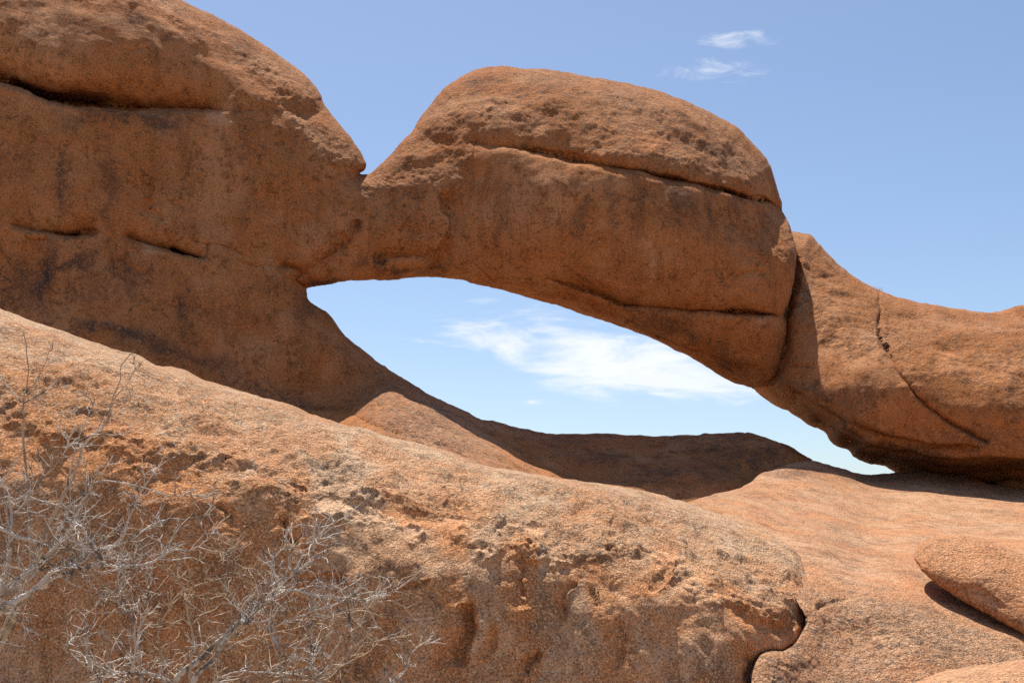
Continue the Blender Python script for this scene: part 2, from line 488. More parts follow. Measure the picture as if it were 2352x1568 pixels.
arch_grooves = [
    # upper ledge of the left mass: the boulder rolls under, the wall below keeps a crisp lip
    ([(-350, 110), (-120, 160), (0, 187), (46, 203), (114, 226), (183, 234), (229, 239), (311, 249), (357, 249), (412, 252), (480, 252), (540, 258)], 105, 16, 1.15, 'c'),
    ([(20, 190), (114, 226), (183, 234), (250, 243)], 24, 5, 0.9, 'q'),
    ([(520, 256), (640, 262), (760, 258)], 60, 40, 0.12, 'q'),
    # middle ledge, two openings
    ([(15, 513), (50, 526), (93, 535), (127, 538), (157, 542), (187, 536), (232, 531)], 50, 12, 0.5, 'c'),
    ([(60, 530), (127, 538), (157, 542), (187, 536)], 10, 5, 0.6, 'q'),
    ([(278, 536), (317, 555), (357, 566), (390, 573), (427, 586), (476, 601)], 50, 14, 0.5, 'c'),
    ([(385, 572), (427, 587), (477, 602)], 14, 6, 1.0, 'q'),
    ([(476, 560), (478, 580), (478, 604)], 6, 4, 0.5, 'q'),
    # dome crack and wedge cracks
    (CAP_CRACK, 38, 16, 0.48, 'cn'),
    (CAP_CRACK[6:], 9, 4, 0.4, 'q'),
    (WEDGE_CRACK, 44, 20, 0.42, 'c'),
    (WEDGE_CRACK[4:], 7, 4, 0.35, 'q'),
    # neck scar
    ([(1004, 435), (1012, 458), (1022, 480), (1041, 499), (1038, 520), (1030, 548), (1014, 580), (984, 617), (955, 632)], 70, 10, 0.30, 'q'),
    ([(690, 640), (712, 615), (760, 580), (800, 540)], 30, 60, 0.25, 'q'),
    ([(640, 607), (665, 612), (692, 626), (679, 642), (701, 662)], 20, 12, 0.30, 'c'),
    ([(820, 505), (806, 540), (800, 560)], 26, 14, 0.18, 'q'),
    ([(850, 610), (900, 588), (960, 590), (1000, 600)], 40, 18, 0.22, 'q'),
    # scabs on the wall
    ([(335, 450), (348, 470), (338, 480), (365, 490), (376, 505), (378, 515)], 10, 26, 0.10, 'q'),
    ([(272, 585), (290, 605), (320, 628), (340, 622), (343, 600)], 12, 20, 0.12, 'q'),
    ([(258, 590), (262, 620), (262, 640)], 6, 6, 0.06, 'q'),
    ([(1685, 640), (1700, 625), (1730, 622), (1760, 632)], 8, 25, 0.10, 'q'),
    # cracks on the ridge and the foot
    ([(1685, 1010), (1700, 1030), (1740, 1032), (1760, 1030), (1773, 1040)], 16, 4, 0.16, 'c'),
    ([(1560, 1060), (1590, 1062), (1612, 1052)], 12, 4, 0.10, 'c'),
    ([(800, 944), (840, 972), (900, 990), (960, 1002), (1020, 1021), (1075, 1041), (1098, 1050)], 26, 14, 0.22, 'c'),
    ([(555, 600), (600, 612), (640, 606)], 5, 5, 0.06, 'q'), ([(1080, 600), (1140, 640), (1200, 650), (1275, 690)], 4, 5, 0.07, 'q'),
    ([(1300, 660), (1360, 700), (1395, 735)], 5, 4, 0.06, 'q'), ([(60, 300), (72, 350), (64, 400)], 4, 4, 0.04, 'q'), ([(330, 400), (345, 430), (335, 452)], 5, 5, 0.06, 'q'),
    ([(430, 545), (470, 560), (520, 566), (570, 590)], 5, 5, 0.06, 'q'), ([(640, 705), (660, 740), (655, 770)], 4, 4, 0.03, 'q'), ([(1480, 760), (1560, 790), (1660, 835), (1720, 872)], 18, 6, 0.10, 'q'),
    ([(1130, 420), (1118, 450), (1128, 480)], 5, 5, 0.04, 'q'), ([(560, 330), (590, 350), (600, 390)], 5, 5, 0.04, 'q'), ([(270, 110), (300, 120), (345, 112)], 12, 5, 0.06, 'q'),
    ([(380, 700), (440, 705), (500, 716)], 8, 4, 0.04, 'q'), ([(150, 480), (175, 500), (168, 515)], 5, 5, 0.05, 'q'),
    ([(1280, 655), (1330, 690), (1400, 720), (1480, 750)], 30, 10, 0.12, 'q'),
]
def rag(F, sc=1.2, seed=0.0, o=4):
    return fbm(F * sc + seed, o, 0.6)

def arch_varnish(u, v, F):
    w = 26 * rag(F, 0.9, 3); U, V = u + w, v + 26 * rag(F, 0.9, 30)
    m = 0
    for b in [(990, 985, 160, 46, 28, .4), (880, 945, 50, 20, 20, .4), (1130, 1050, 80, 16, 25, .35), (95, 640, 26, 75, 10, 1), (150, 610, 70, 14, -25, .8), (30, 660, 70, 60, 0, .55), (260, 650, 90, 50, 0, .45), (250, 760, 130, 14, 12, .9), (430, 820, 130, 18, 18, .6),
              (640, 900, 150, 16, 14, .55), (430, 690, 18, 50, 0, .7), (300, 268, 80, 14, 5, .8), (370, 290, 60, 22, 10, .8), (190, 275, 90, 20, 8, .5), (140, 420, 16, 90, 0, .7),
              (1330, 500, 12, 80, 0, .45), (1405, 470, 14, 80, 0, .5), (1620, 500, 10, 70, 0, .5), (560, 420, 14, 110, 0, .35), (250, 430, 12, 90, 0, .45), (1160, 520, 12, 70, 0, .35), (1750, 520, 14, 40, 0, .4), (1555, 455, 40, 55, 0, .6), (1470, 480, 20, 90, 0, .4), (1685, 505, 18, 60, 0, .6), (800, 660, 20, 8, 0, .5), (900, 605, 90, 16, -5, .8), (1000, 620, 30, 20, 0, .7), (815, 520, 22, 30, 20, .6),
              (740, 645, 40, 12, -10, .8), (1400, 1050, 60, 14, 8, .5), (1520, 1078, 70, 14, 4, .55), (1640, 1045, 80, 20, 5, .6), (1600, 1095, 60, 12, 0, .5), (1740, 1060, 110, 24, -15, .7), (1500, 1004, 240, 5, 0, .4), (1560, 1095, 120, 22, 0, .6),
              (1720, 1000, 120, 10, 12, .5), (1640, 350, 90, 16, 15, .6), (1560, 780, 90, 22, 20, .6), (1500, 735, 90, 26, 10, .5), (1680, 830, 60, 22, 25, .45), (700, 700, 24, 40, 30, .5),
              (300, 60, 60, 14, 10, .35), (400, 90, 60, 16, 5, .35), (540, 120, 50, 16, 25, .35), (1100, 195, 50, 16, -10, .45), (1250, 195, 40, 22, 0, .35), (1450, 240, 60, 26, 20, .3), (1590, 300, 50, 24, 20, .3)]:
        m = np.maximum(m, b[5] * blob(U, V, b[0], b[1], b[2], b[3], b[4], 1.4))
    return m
def arch_rough(u, v, F):
    n = rag(F, 1.0, 11)
    w = 34 * rag(F, 0.7, 44)
    top = catmull(ARCH_TOP[5:], False, 1)
    d = seg_dist(u, v, top[::2])[0]
    lim = np.where(u < 480, 70, np.where(u < 850, 75, 165))
    r = 0.12 + 0.9 * smooth(lim + 35, lim - 35, d + w + 30 * n)
    r = np.maximum(r, 0.85 * smooth(40, -30, (v - 440) + 60 * n) * (u > 840) * (u < 1090))
    r = np.maximum(r, 0.8 * blob(u + w, v, 560, 310, 60, 60) * (n > -0.2))
    r = np.maximum(r, 0.95 * blob(u + w, v, 985, 980, 190, 80, 28, 2))
    r = np.maximum(r, 0.35 * (v > 985) * (u > 1200))
    return r
def arch_fresh(u, v, F):
    w = 30 * rag(F, 1.0, 21)
    m = 0.5 * smooth(0.15, 0.5, rag(F, 0.55, 8))
    for b in [(1200, 560, 120, 60, 0, .55), (1750, 550, 60, 90, 0, .55), (60, 440, 110, 60, 0, .5), (860, 580, 110, 50, 0, .45), (1010, 590, 40, 40, 0, .6), (330, 400, 60, 40, 0, .5), (1350, 700, 70, 20, 20, .5), (640, 870, 140, 30, 20, .35)]:
        m = np.maximum(m, b[5] * blob(u + w, v + w, *b[:5], 1.5))
    return m
def arch_pale(u, v, F):
    w = 14 * rag(F, 2.0, 61)
    m = 0
    for b in [(497, 275, 26, 14, 0, .8), (360, 258, 40, 9, 0, .55), (1748, 742, 34, 16, 0, .6), (345, 575, 22, 9, 0, .7), (615, 610, 26, 30, -20, .45), (1495, 610, 9, 60, 3, .45), (10, 195, 30, 6, 20, .5), (1000, 990, 170, 60, 28, .75), (1035, 515, 10, 30, 0, .4)]:
        m = np.maximum(m, b[5] * blob(u + w, v + w, *b[:5], 2))
    return m

shape = rock_shape(ARCH, arch_ctrl,
                   [(ARCH_TOP, [(300, 175), (650, 190), (800, 190, .6), (880, 200, .55), (1000, 270, .85), (1150, 290), (1700, 300)], 1.2), (ARCH_RIGHT, 85, 0.9), (ARCH_BELLY, 62, 1.1), (ARCH_FLANK, 80, 1.0), (RIDGE_TOP, 45, 1.6), (RIDGE_LOW, 20, 0.5)],
                   5.0, 260, arch_grooves, relief(0.13, 0.03, 0.012, 0.03, 0.55, 3.0, 2.2, 0.04),
                   dict(rough=arch_rough, varnish=arch_varnish, fresh=arch_fresh, pale=arch_pale))
cap_poly = CAP_CRACK[3:] + [(1850, 470), (1800, 300), (1500, 120), (1150, 100), (1100, 150), (1112, 250), (1150, 320)]
wedge_poly = WEDGE_CRACK[3:] + [(1830, 790), (1800, 880), (1740, 920), (1600, 860), (1440, 790), (1390, 740)]
rock('rock_arch', shape, M_ARCH, 'huge orange granite arch with domed span, deep notch and shaded wall', 'rock arch',
     [('cap_slab', cap_poly, 'sunlit domed cap above the long crack'), ('wedge_block', wedge_poly, 'dark wedge of rock under the right end of the span')])

# ------------------------------------------------------------------ the pier the span leans on
PIER_TOP = [(1770, 520), (1795, 527), (1822, 532), (1858, 538), (1868, 544), (1878, 558), (1901, 581), (1935, 614), (1968, 639), (2001, 658), (2021, 668),
            (2068, 683), (2118, 696), (2168, 704), (2235, 714), (2278, 719), (2310, 724), (2352, 729), (2450, 738), (2600, 752)]
PIER_LOW = [(2600, 1190), (2420, 1175), (2290, 1155), (2200, 1138), (2110, 1112), (2062, 1088), (2040, 1074), (2027, 1068), (1990, 1062), (1963, 1050), (1947, 1033),
            (1913, 1020), (1890, 990), (1860, 977), (1817, 948), (1783, 932), (1753, 913), (1735, 897), (1722, 880)]
PIER = PIER_TOP + [(2700, 830), (2720, 960), (2690, 1100)] + PIER_LOW + [(1738, 840), (1755, 780), (1765, 720), (1770, 640), (1765, 580)]
pier_ctrl = [(1770, 560, 28.6), (1850, 560, 28.1), (1780, 700, 28.4), (1850, 700, 27.7), (1850, 780, 27.4), (1780, 860, 28.0), (1850, 880, 27.0),
             (1950, 680, 27.4), (2000, 750, 26.7), (2000, 850, 26.1), (2000, 940, 25.9), (2200, 780, 26.2), (2200, 880, 25.5), (2200, 990, 25.4),
             (2340, 800, 25.8), (2340, 900, 25.1), (2340, 1000, 25.1), (2600, 850, 24.9), (2600, 1050, 25.0), (1800, 915, 27.3), (1900, 975, 26.5), (2060, 1050, 26.2)]
PIER_CRACK = [(2023, 662), (2016, 695), (2022, 715), (2019, 745), (2026, 780), (2040, 805), (2060, 850), (2080, 880), (2115, 920), (2160, 955), (2200, 980), (2265, 1012)]
def pier_rough(u, v, F):
    n = rag(F, 1.0, 11)
    d = seg_dist(u, v, np.array(PIER_TOP, float)[::2])[0]
    r = 0.12 + 0.9 * smooth(185, 110, d + 70 * n)
    return np.maximum(r, 0.7 * blob(u + 40 * n, v, 2270, 870, 120, 26, 15, 2) * smooth(-.2, .2, n))
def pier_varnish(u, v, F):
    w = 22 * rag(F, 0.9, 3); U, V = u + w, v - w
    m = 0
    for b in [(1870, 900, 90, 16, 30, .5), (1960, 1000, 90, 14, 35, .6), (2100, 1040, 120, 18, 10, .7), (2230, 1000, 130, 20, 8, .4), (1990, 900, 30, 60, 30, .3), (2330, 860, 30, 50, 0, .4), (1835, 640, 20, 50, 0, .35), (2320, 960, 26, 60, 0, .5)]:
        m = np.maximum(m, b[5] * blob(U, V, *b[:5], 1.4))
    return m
def pier_fresh(u, v, F):
    w = 30 * rag(F, 1.0, 21)
    m = 0.4 * smooth(0.15, 0.5, rag(F, 0.55, 8))
    for b in [(2100, 930, 140, 60, 20, .5), (2300, 950, 20, 36, 0, .7), (1900, 860, 60, 30, 0, .5)]:
        m = np.maximum(m, b[5] * blob(u + w, v + w, *b[:5], 1.5))
    return m
def pier_pale(u, v, F):
    w = 16 * rag(F, 1.6, 61)
    return np.maximum(.5 * blob(u + w, v + w, 2000, 775, 40, 16, 10, 2), np.maximum(.5 * blob(u + w, v, 1850, 690, 18, 50, 12, 2), .4 * blob(u + w, v + w, 2300, 760, 60, 18, 0, 2)))
pier_grooves = [([(1829, 570), (1829, 610), (1822, 650), (1811, 700), (1808, 765), (1799, 830), (1786, 862), (1752, 892)], 20, 30, 0.45, 'q'),
                (PIER_CRACK, 12, 10, 0.22, 'cn'),
                ([(1785, 885), (1833, 905), (1900, 945), (2000, 985), (2120, 1018), (2260, 1030)], 8, 40, 0.35, 'q'),
                ([(1860, 950), (1920, 985), (2000, 1020), (2120, 1050)], 6, 30, 0.30, 'q'),
                ([(1950, 1012), (2040, 1036), (2130, 1047), (2240, 1051), (2352, 1049), (2620, 1055)], 1, 34, 2.0, 's'), (PIER_CRACK[:6], 5, 5, 0.07, 'cn'),
                ([(1810, 838), (1850, 842), (1862, 846)], 10, 6, 0.1, 'q'),
                ([(1880, 630), (1910, 630), (1935, 632)], 8, 12, 0.06, 'q')]
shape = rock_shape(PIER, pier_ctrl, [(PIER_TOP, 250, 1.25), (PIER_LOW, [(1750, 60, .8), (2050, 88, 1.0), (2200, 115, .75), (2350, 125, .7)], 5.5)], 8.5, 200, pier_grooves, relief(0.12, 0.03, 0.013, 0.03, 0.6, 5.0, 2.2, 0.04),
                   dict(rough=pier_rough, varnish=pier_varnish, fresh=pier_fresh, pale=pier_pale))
rx_, rz_ = (shape['v'][:, 0] - CAM[0]) / shape['v'][:, 1], (shape['v'][:, 2] - CAM[2]) / shape['v'][:, 1]
tx_, tz_ = rays(2019.0, 670.0)
TUFT = shape['v'][np.argmin((rx_ - tx_) ** 2 + (rz_ - tz_) ** 2)]
outer_poly = PIER_CRACK + [(2400, 1030), (2800, 1000), (2800, 700), (2300, 600), (2030, 630)]
rock('saddle_boulder', shape, M_ARCH, 'sagging boulder under the right end of the arch, with a dark hollow underneath', 'boulder',
     [('outer_block', outer_poly, 'right half beyond the long slanting crack')])

# ------------------------------------------------------------------ a far shoulder of rock behind the saddle
KNOB = [(2240, 745), (2278, 719), (2301, 714), (2318, 709), (2335, 703), (2352, 699), (2420, 680), (2520, 672), (2620, 700), (2660, 780), (2600, 900), (2400, 920), (2260, 860)]
shape = rock_shape(KNOB, [(2250, 800, 31.0), (2400, 750, 31.0), (2600, 800, 31.0), (2400, 900, 30.6)], [(KNOB[:9], 90, 1.2)], 4, 120, (), relief(0.1, 0.03, 0.02, 0.04),
                   dict(rough=lambda u, v, F: np.full(len(u), 0.8), varnish=lambda u, v, F: 0 * u, fresh=lambda u, v, F: 0 * u + .2, pale=lambda u, v, F: 0 * u))
rock('rock_shoulder', shape, M_ARCH, 'small sunlit shoulder of rock peeping over the saddle boulder at the right edge', 'rock')

# ------------------------------------------------------------------ the slab that ramps up to the arch
SLAB_TOP = [(1520, 1172), (1581, 1152), (1628, 1137), (1671, 1128), (1715, 1113), (1745, 1090), (1775, 1077), (1818, 1063), (1846, 1060), (1868, 1058), (1893, 1064), (1933, 1075),
            (1967, 1085), (2000, 1089), (2033, 1087), (2067, 1085), (2125, 1083), (2168, 1083), (2221, 1088), (2258, 1104), (2285, 1112), (2352, 1121), (2450, 1130), (2650, 1150), (2900, 1180), (3100, 1250)]
SLAB_LEFT = [(1722, 1600), (1728, 1545), (1741, 1512), (1750, 1500), (1766, 1494), (1786, 1494), (1803, 1494), (1826, 1477), (1849, 1437), (1852, 1421)]
SLAB = SLAB_TOP + [(3200, 1400), (3180, 1600), (3000, 1800), (2300, 1820), (1700, 1800)] + SLAB_LEFT + [(1835, 1390), (1790, 1330), (1650, 1260), (1500, 1230)]
slab_ctrl = [(1600, 1155, 18.8), (1700, 1124, 21.6), (1800, 1075, 24.6), (1900, 1072, 26.2), (2000, 1093, 27.0), (2130, 1087, 27.6), (2250, 1105, 27.2), (2352, 1124, 26.6),
             (1700, 1180, 17.8), (1800, 1180, 19.6), (2000, 1180, 21.8), (2200, 1180, 22.4), (2340, 1180, 22.6), (1850, 1280, 14.9), (2000, 1280, 16.5), (2200, 1280, 17.0),
             (2340, 1280, 17.2), (1870, 1350, 13.3), (2000, 1350, 13.6), (2100, 1370, 13.55), (2200, 1410, 13.3), (2340, 1478, 12.8), (1800, 1520, 11.85), (1900, 1450, 12.7),
             (2000, 1450, 12.9), (2000, 1568, 12.15), (2200, 1500, 12.5), (2340, 1545, 12.3), (1760, 1700, 11.2), (2100, 1720, 11.3), (2400, 1720, 11.3), (2600, 1300, 16.5)]
def slab_rough(u, v, F):
    n = rag(F, 1.0, 11)
    d = v - (1335 + 0.25 * np.maximum(u - 1900, 0)) + 60 * n
    r = 0.28 + 0.62 * smooth(-50, 60, d)
    return np.maximum(r, 0.75 * smooth(1760, 1600, u) * (v > 1100))
def slab_varnish(u, v, F):
    U = u + 22 * rag(F, 1.1, 3); V = v + 8 * rag(F, 1.1, 33)
    n = rag(F * np.array([1, 1, 3]), 1.6, 71)
    m = 0.32 * smooth(0.15, 0.6, n)
    for b in [(1830, 1085, 90, 12, 0, .7), (2020, 1100, 150, 9, 0, .6), (2000, 1270, 110, 18, 22, .3), (2110, 1320, 60, 9, 10, .5), (1930, 1215, 60, 12, 10, .3), (2180, 1100, 100, 9, 3, .5), (2110, 1430, 150, 50, 20, .22)]:
        m = np.maximum(m, b[5] * blob(U, V, *b[:5], 1.4))
    return m
def slab_fresh(u, v, F):
    return 0.7 * smooth(0.1, 0.55, rag(F * np.array([1, 1, 2]), 0.7, 8)) * smooth(1450, 1300, v)
slab_grooves = [([(1870, 1406), (1895, 1390), (1925, 1380), (1955, 1377)], 20, 6, 0.10, 'q'),
                ([(1880, 1335), (1868, 1370), (1866, 1400)], 6, 10, 0.04, 'q'), ([(1760, 1135), (1840, 1145), (1940, 1160)], 5, 9, 0.05, 'q'),
                ([(1925, 1290), (1990, 1310), (2060, 1330)], 6, 12, 0.05, 'q')]
shape = rock_shape(SLAB, slab_ctrl, [(SLAB_TOP, 16, 2.5), (SLAB_LEFT, 26, 0.6)], 11.0, 200, slab_grooves, relief(0.03, 0.007, 0.010, 0.012, 1.0, 9.0, 2.5, 0.022),
                   dict(rough=slab_rough, varnish=slab_varnish, fresh=slab_fresh, pale=lambda u, v, F: 0.35 * smooth(0.1, 0.6, rag(F, 1.3, 91))))
rock('rock_slab', shape, M_SLAB, 'broad smooth sunlit granite slab ramping up from the front to the hollow under the arch', 'rock slab')

# ------------------------------------------------------------------ the big boulder in front
CREST = [(-1080, 1150), (-1020, 900), (-880, 720), (-650, 635), (-350, 640), (-200, 655), (-100, 675), (0, 708), (20, 715), (60, 732), (100, 745), (167, 768), (227, 790), (277, 806), (313, 813), (340, 828), (367, 840), (407, 843), (440, 858), (467, 871),
         (533, 891), (600, 911), (643, 923), (680, 933), (717, 952), (750, 962), (793, 976), (833, 982), (883, 1000), (933, 1012), (983, 1023), (1033, 1038), (1089, 1060),
         (1132, 1071), (1197, 1082), (1262, 1095), (1331, 1104), (1392, 1112), (1443, 1121), (1500, 1132), (1547, 1145), (1577, 1152), (1630, 1172), (1700, 1200), (1760, 1223), (1801, 1242)]
FORE_RIGHT = [(1828, 1265), (1845, 1298), (1851, 1322), (1858, 1352), (1865, 1378), (1861, 1405), (1850, 1422), (1846, 1438), (1823, 1476), (1800, 1492), (1781, 1490),
              (1765, 1491), (1748, 1499), (1738, 1512), (1726, 1540), (1716, 1568), (1700, 1640), (1670, 1760)]
FORE = CREST + FORE_RIGHT + [(1300, 1790), (600, 1790), (0, 1780), (-600, 1780), (-1000, 1760), (-1090, 1450)]
fore_ctrl = [(-300, 1568, 11.5), (0, 1568, 11.5), (600, 1568, 11.2), (1200, 1568, 11.2), (1600, 1568, 11.4), (-300, 1200, 11.75), (0, 1250, 11.68), (300, 1250, 11.55), (600, 1250, 11.45), (900, 1310, 11.42),
             (1200, 1330, 11.5), (1400, 1350, 11.55), (1600, 1400, 11.68), (1780, 1440, 12.3), (1780, 1350, 12.8), (1700, 1480, 11.75), (1700, 1390, 12.05), (1700, 1310, 12.7),
             (-300, 850, 12.6), (0, 900, 12.4), (0, 1060, 11.92), (300, 960, 12.25), (300, 1080, 11.78), (600, 1020, 12.2), (600, 1130, 11.65), (900, 1100, 12.35), (900, 1190, 11.72),
             (1200, 1160, 12.4), (1200, 1240, 11.78), (1400, 1180, 12.7), (1400, 1265, 11.85), (1500, 1165, 14.3), (1550, 1225, 13.0), (1600, 1320, 11.98), (1620, 1190, 15.0), (1660, 1240, 14.0), (1700, 1215, 15.4), (1760, 1255, 14.6), (1800, 1290, 13.9), (0, 1750, 11.3), (1600, 1750, 11.2)]
fore_grooves = [
    ([(1078, 1385), (1083, 1420), (1082, 1455), (1066, 1488), (1058, 1525)], 7, 44, 0.13, 'c'), ([(1206, 1300), (1203, 1340), (1208, 1375)], 6, 34, 0.08, 'c'),
    ([(1328, 1336), (1302, 1355), (1293, 1385), (1301, 1408)], 5, 16, 0.05, 'c'), ([(1364, 1345), (1370, 1375), (1372, 1392)], 5, 12, 0.03, 'c'),
    ([(1242, 1498), (1218, 1522), (1214, 1550)], 6, 24, 0.07, 'c'), ([(1548, 1255), (1542, 1300), (1512, 1342), (1486, 1358)], 9, 50, 0.06, 'c'), ([(1140, 1440), (1135, 1480), (1110, 1510)], 6, 20, 0.04, 'c'),
    ([(640, 1190), (652, 1220), (658, 1238), (690, 1250)], 24, 7, 0.12, 'c'), ([(502, 1162), (522, 1182), (540, 1195)], 16, 6, 0.08, 'c'), ([(1700, 1510), (1718, 1525), (1708, 1566)], 34, 8, 0.12, 'c'),
    ([(700, 1330), (760, 1322), (800, 1328)], 8, 18, 0.05, 'c'), ([(900, 1350), (960, 1340), (990, 1330)], 6, 16, 0.04, 'c'), ([(1420, 1420), (1428, 1480), (1415, 1540)], 8, 40, 0.05, 'c'),
    ([(635, 1195), (650, 1215), (655, 1238), (690, 1252)], 44, 15, 0.069, 'q'),
    ([(500, 1160), (520, 1180), (540, 1195)], 27, 12, 0.042, 'q'),
    ([(470, 1205), (475, 1235), (480, 1265)], 30, 15, 0.035, 'q'),
    ([(700, 1110), (690, 1130), (700, 1160)], 21, 40, 0.035, 'q'),
    ([(560, 1030), (540, 1048), (510, 1060)], 34, 12, 0.052, 'q'),
    ([(520, 1020), (560, 1030), (600, 1052), (640, 1058)], 51, 15, 0.045, 'q'),
    ([(640, 1010), (690, 1025), (740, 1040)], 37, 12, 0.042, 'q'),
    ([(660, 930), (700, 948), (745, 962)], 20, 12, 0.028, 'q'),
    ([(835, 1045), (880, 1060), (930, 1080), (970, 1096)], 37, 12, 0.048, 'q'),
    ([(1060, 1130), (1085, 1130), (1110, 1150), (1135, 1156)], 30, 13, 0.055, 'q'),
    ([(1040, 1130), (1052, 1160), (1050, 1200), (1060, 1230)], 24, 68, 0.052, 'q'),
    ([(1075, 1380), (1082, 1410), (1083, 1450), (1060, 1490), (1058, 1530)], 18, 78, 0.070, 'q'),
    ([(1205, 1270), (1210, 1310), (1202, 1345), (1210, 1400)], 24, 61, 0.047, 'q'),
    ([(1240, 1500), (1215, 1525), (1215, 1550)], 15, 37, 0.036, 'q'),
    ([(1690, 1395), (1710, 1425), (1750, 1440), (1800, 1440), (1840, 1430)], 44, 18, 0.070, 'q'),
    ([(1700, 1500), (1720, 1520), (1712, 1560)], 51, 24, 0.070, 'q'),
    ([(1310, 1165), (1370, 1180), (1420, 1190)], 14, 25, 0.031, 'q'),
    ([(210, 985), (270, 1010), (330, 1030)], 40, 15, 0.035, 'q'),
    ([(0, 860), (60, 862), (130, 872)], 34, 15, 0.035, 'q'),
    ([(0, 1010), (80, 1000), (180, 1020), (260, 1015)], 48, 102, 0.048, 'q'),
    ([(300, 1125), (360, 1100), (430, 1110)], 39, 85, 0.042, 'q'),
    ([(930, 1180), (1010, 1190), (1100, 1170)], 51, 18, 0.035, 'q'),
]
TERM = np.array([(-350, 1010), (0, 1020), (150, 1020), (300, 1060), (450, 1080), (600, 1130), (750, 1165), (900, 1180), (1050, 1200), (1150, 1260), (1250, 1270), (1350, 1260), (1500, 1290), (1600, 1330), (1700, 1385), (1850, 1440)], float)
def fore_rough(u, v, F):
    n = rag(F, 1.6, 11); n2 = rag(F, 4.0, 15)
    d = np.interp(u, TERM[:, 0], TERM[:, 1]) - v
    r = 0.14 + 0.86 * smooth(-30, 35, d + 70 * n + 26 * n2)
    return r
def fore_fresh(u, v, F):
    w = 20 * rag(F, 2.4, 21)
    m = 0.85 * smooth(0.12, 0.5, rag(F, 1.1, 8))
    for g in fore_grooves:
        L = np.array(g[0], float)
        d, _, _, sg, _ = seg_dist(u + w * .5, v + w * .5, L)
        W = np.where(sg > 0, g[1], g[2]) + 6
        m = np.maximum(m, 0.95 * smooth(1.1, 0.5, d / W))
    for b in [(200, 1060, 240, 50, 0, .8), (500, 1200, 50, 70, 0, .8), (1560, 1420, 50, 110, 10, .7), (60, 1420, 200, 90, 0, .5), (1100, 1560, 120, 50, 0, .6)]:
        m = np.maximum(m, b[5] * blob(u + w, v + w, *b[:5], 1.5))
    return m
def fore_varnish(u, v, F):
    w = 20 * rag(F, 1.4, 3); U, V = u + w, v + 20 * rag(F, 1.4, 33)
    m = 0.25 * smooth(0.25, 0.6, rag(F, 1.8, 51))
    for b in [(330, 1370, 120, 40, 0, .4), (880, 1300, 60, 20, 10, .4), (520, 1330, 50, 60, 0, .3), (1650, 1560, 60, 50, 0, .35), (120, 940, 110, 30, 0, .25)]:
        m = np.maximum(m, b[5] * blob(U, V, *b[:5], 1.4))
    return m
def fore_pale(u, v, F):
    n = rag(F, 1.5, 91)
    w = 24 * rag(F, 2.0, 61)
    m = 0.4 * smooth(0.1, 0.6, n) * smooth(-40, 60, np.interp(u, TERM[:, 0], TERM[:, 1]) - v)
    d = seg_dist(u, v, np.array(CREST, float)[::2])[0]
    m = np.maximum(m, 0.5 * smooth(150, 60, d + 60 * n))  # weathered crest, lightened further so its colour carries some of the sunlight
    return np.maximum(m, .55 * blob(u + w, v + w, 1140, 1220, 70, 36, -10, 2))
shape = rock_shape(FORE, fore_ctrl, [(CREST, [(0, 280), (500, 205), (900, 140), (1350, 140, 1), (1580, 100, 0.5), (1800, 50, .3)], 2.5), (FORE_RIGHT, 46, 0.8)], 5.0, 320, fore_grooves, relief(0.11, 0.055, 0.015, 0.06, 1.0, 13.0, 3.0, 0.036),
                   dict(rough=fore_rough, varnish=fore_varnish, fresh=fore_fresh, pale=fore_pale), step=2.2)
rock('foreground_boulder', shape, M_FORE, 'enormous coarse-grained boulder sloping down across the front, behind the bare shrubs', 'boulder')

# ------------------------------------------------------------------ smaller boulders
OVAL = [(2099, 1275), (2104, 1258), (2121, 1242), (2148, 1232), (2185, 1228), (2221, 1229), (2261, 1238), (2295, 1252), (2328, 1265), (2352, 1276), (2400, 1300), (2450, 1345), (2475, 1400),
        (2470, 1460), (2430, 1490), (2390, 1480), (2352, 1458), (2315, 1436), (2278, 1416), (2235, 1393), (2201, 1374), (2175, 1356), (2145, 1336), (2121, 1314), (2106, 1293)]
shape = rock_shape(OVAL, [(2130, 1275, 13.65), (2250, 1320, 13.27), (2200, 1260, 13.65), (2230, 1370, 13.3), (2350, 1380, 13.0), (2350, 1300, 13.3), (2420, 1420, 12.85)],
                   [(OVAL[1:13], 110, 1.0), (OVAL[15:] + OVAL[:2], 46, 1.0)], 1.5, 110,
                   [([(2215, 1345), (2222, 1370), (2232, 1388)], 4, 6, 0.03, 'q'), ([(2195, 1362), (2230, 1345), (2275, 1365), (2310, 1395)], 6, 30, 0.02, 'q')],
                   relief(0.04, 0.02, 0.010, 0.02, 1.0, 23.0),
                   dict(rough=lambda u, v, F: np.clip(0.45 - .35 * blob(u + 18 * rag(F, 3, 2), v, 2245, 1375, 50, 22, 25, 2), 0, 1), varnish=lambda u, v, F: .15 * smooth(.2, .6, rag(F, 2, 4)),
                        fresh=lambda u, v, F: 0.8 + .2 * rag(F, 1.5, 7), pale=lambda u, v, F: .5 * blob(u, v, 2250, 1375, 46, 14, 28, 2)))
rock('oval_boulder', shape, M_SLAB, 'smooth egg-shaped tan boulder lying on the sunlit slab at the right edge', 'boulder')

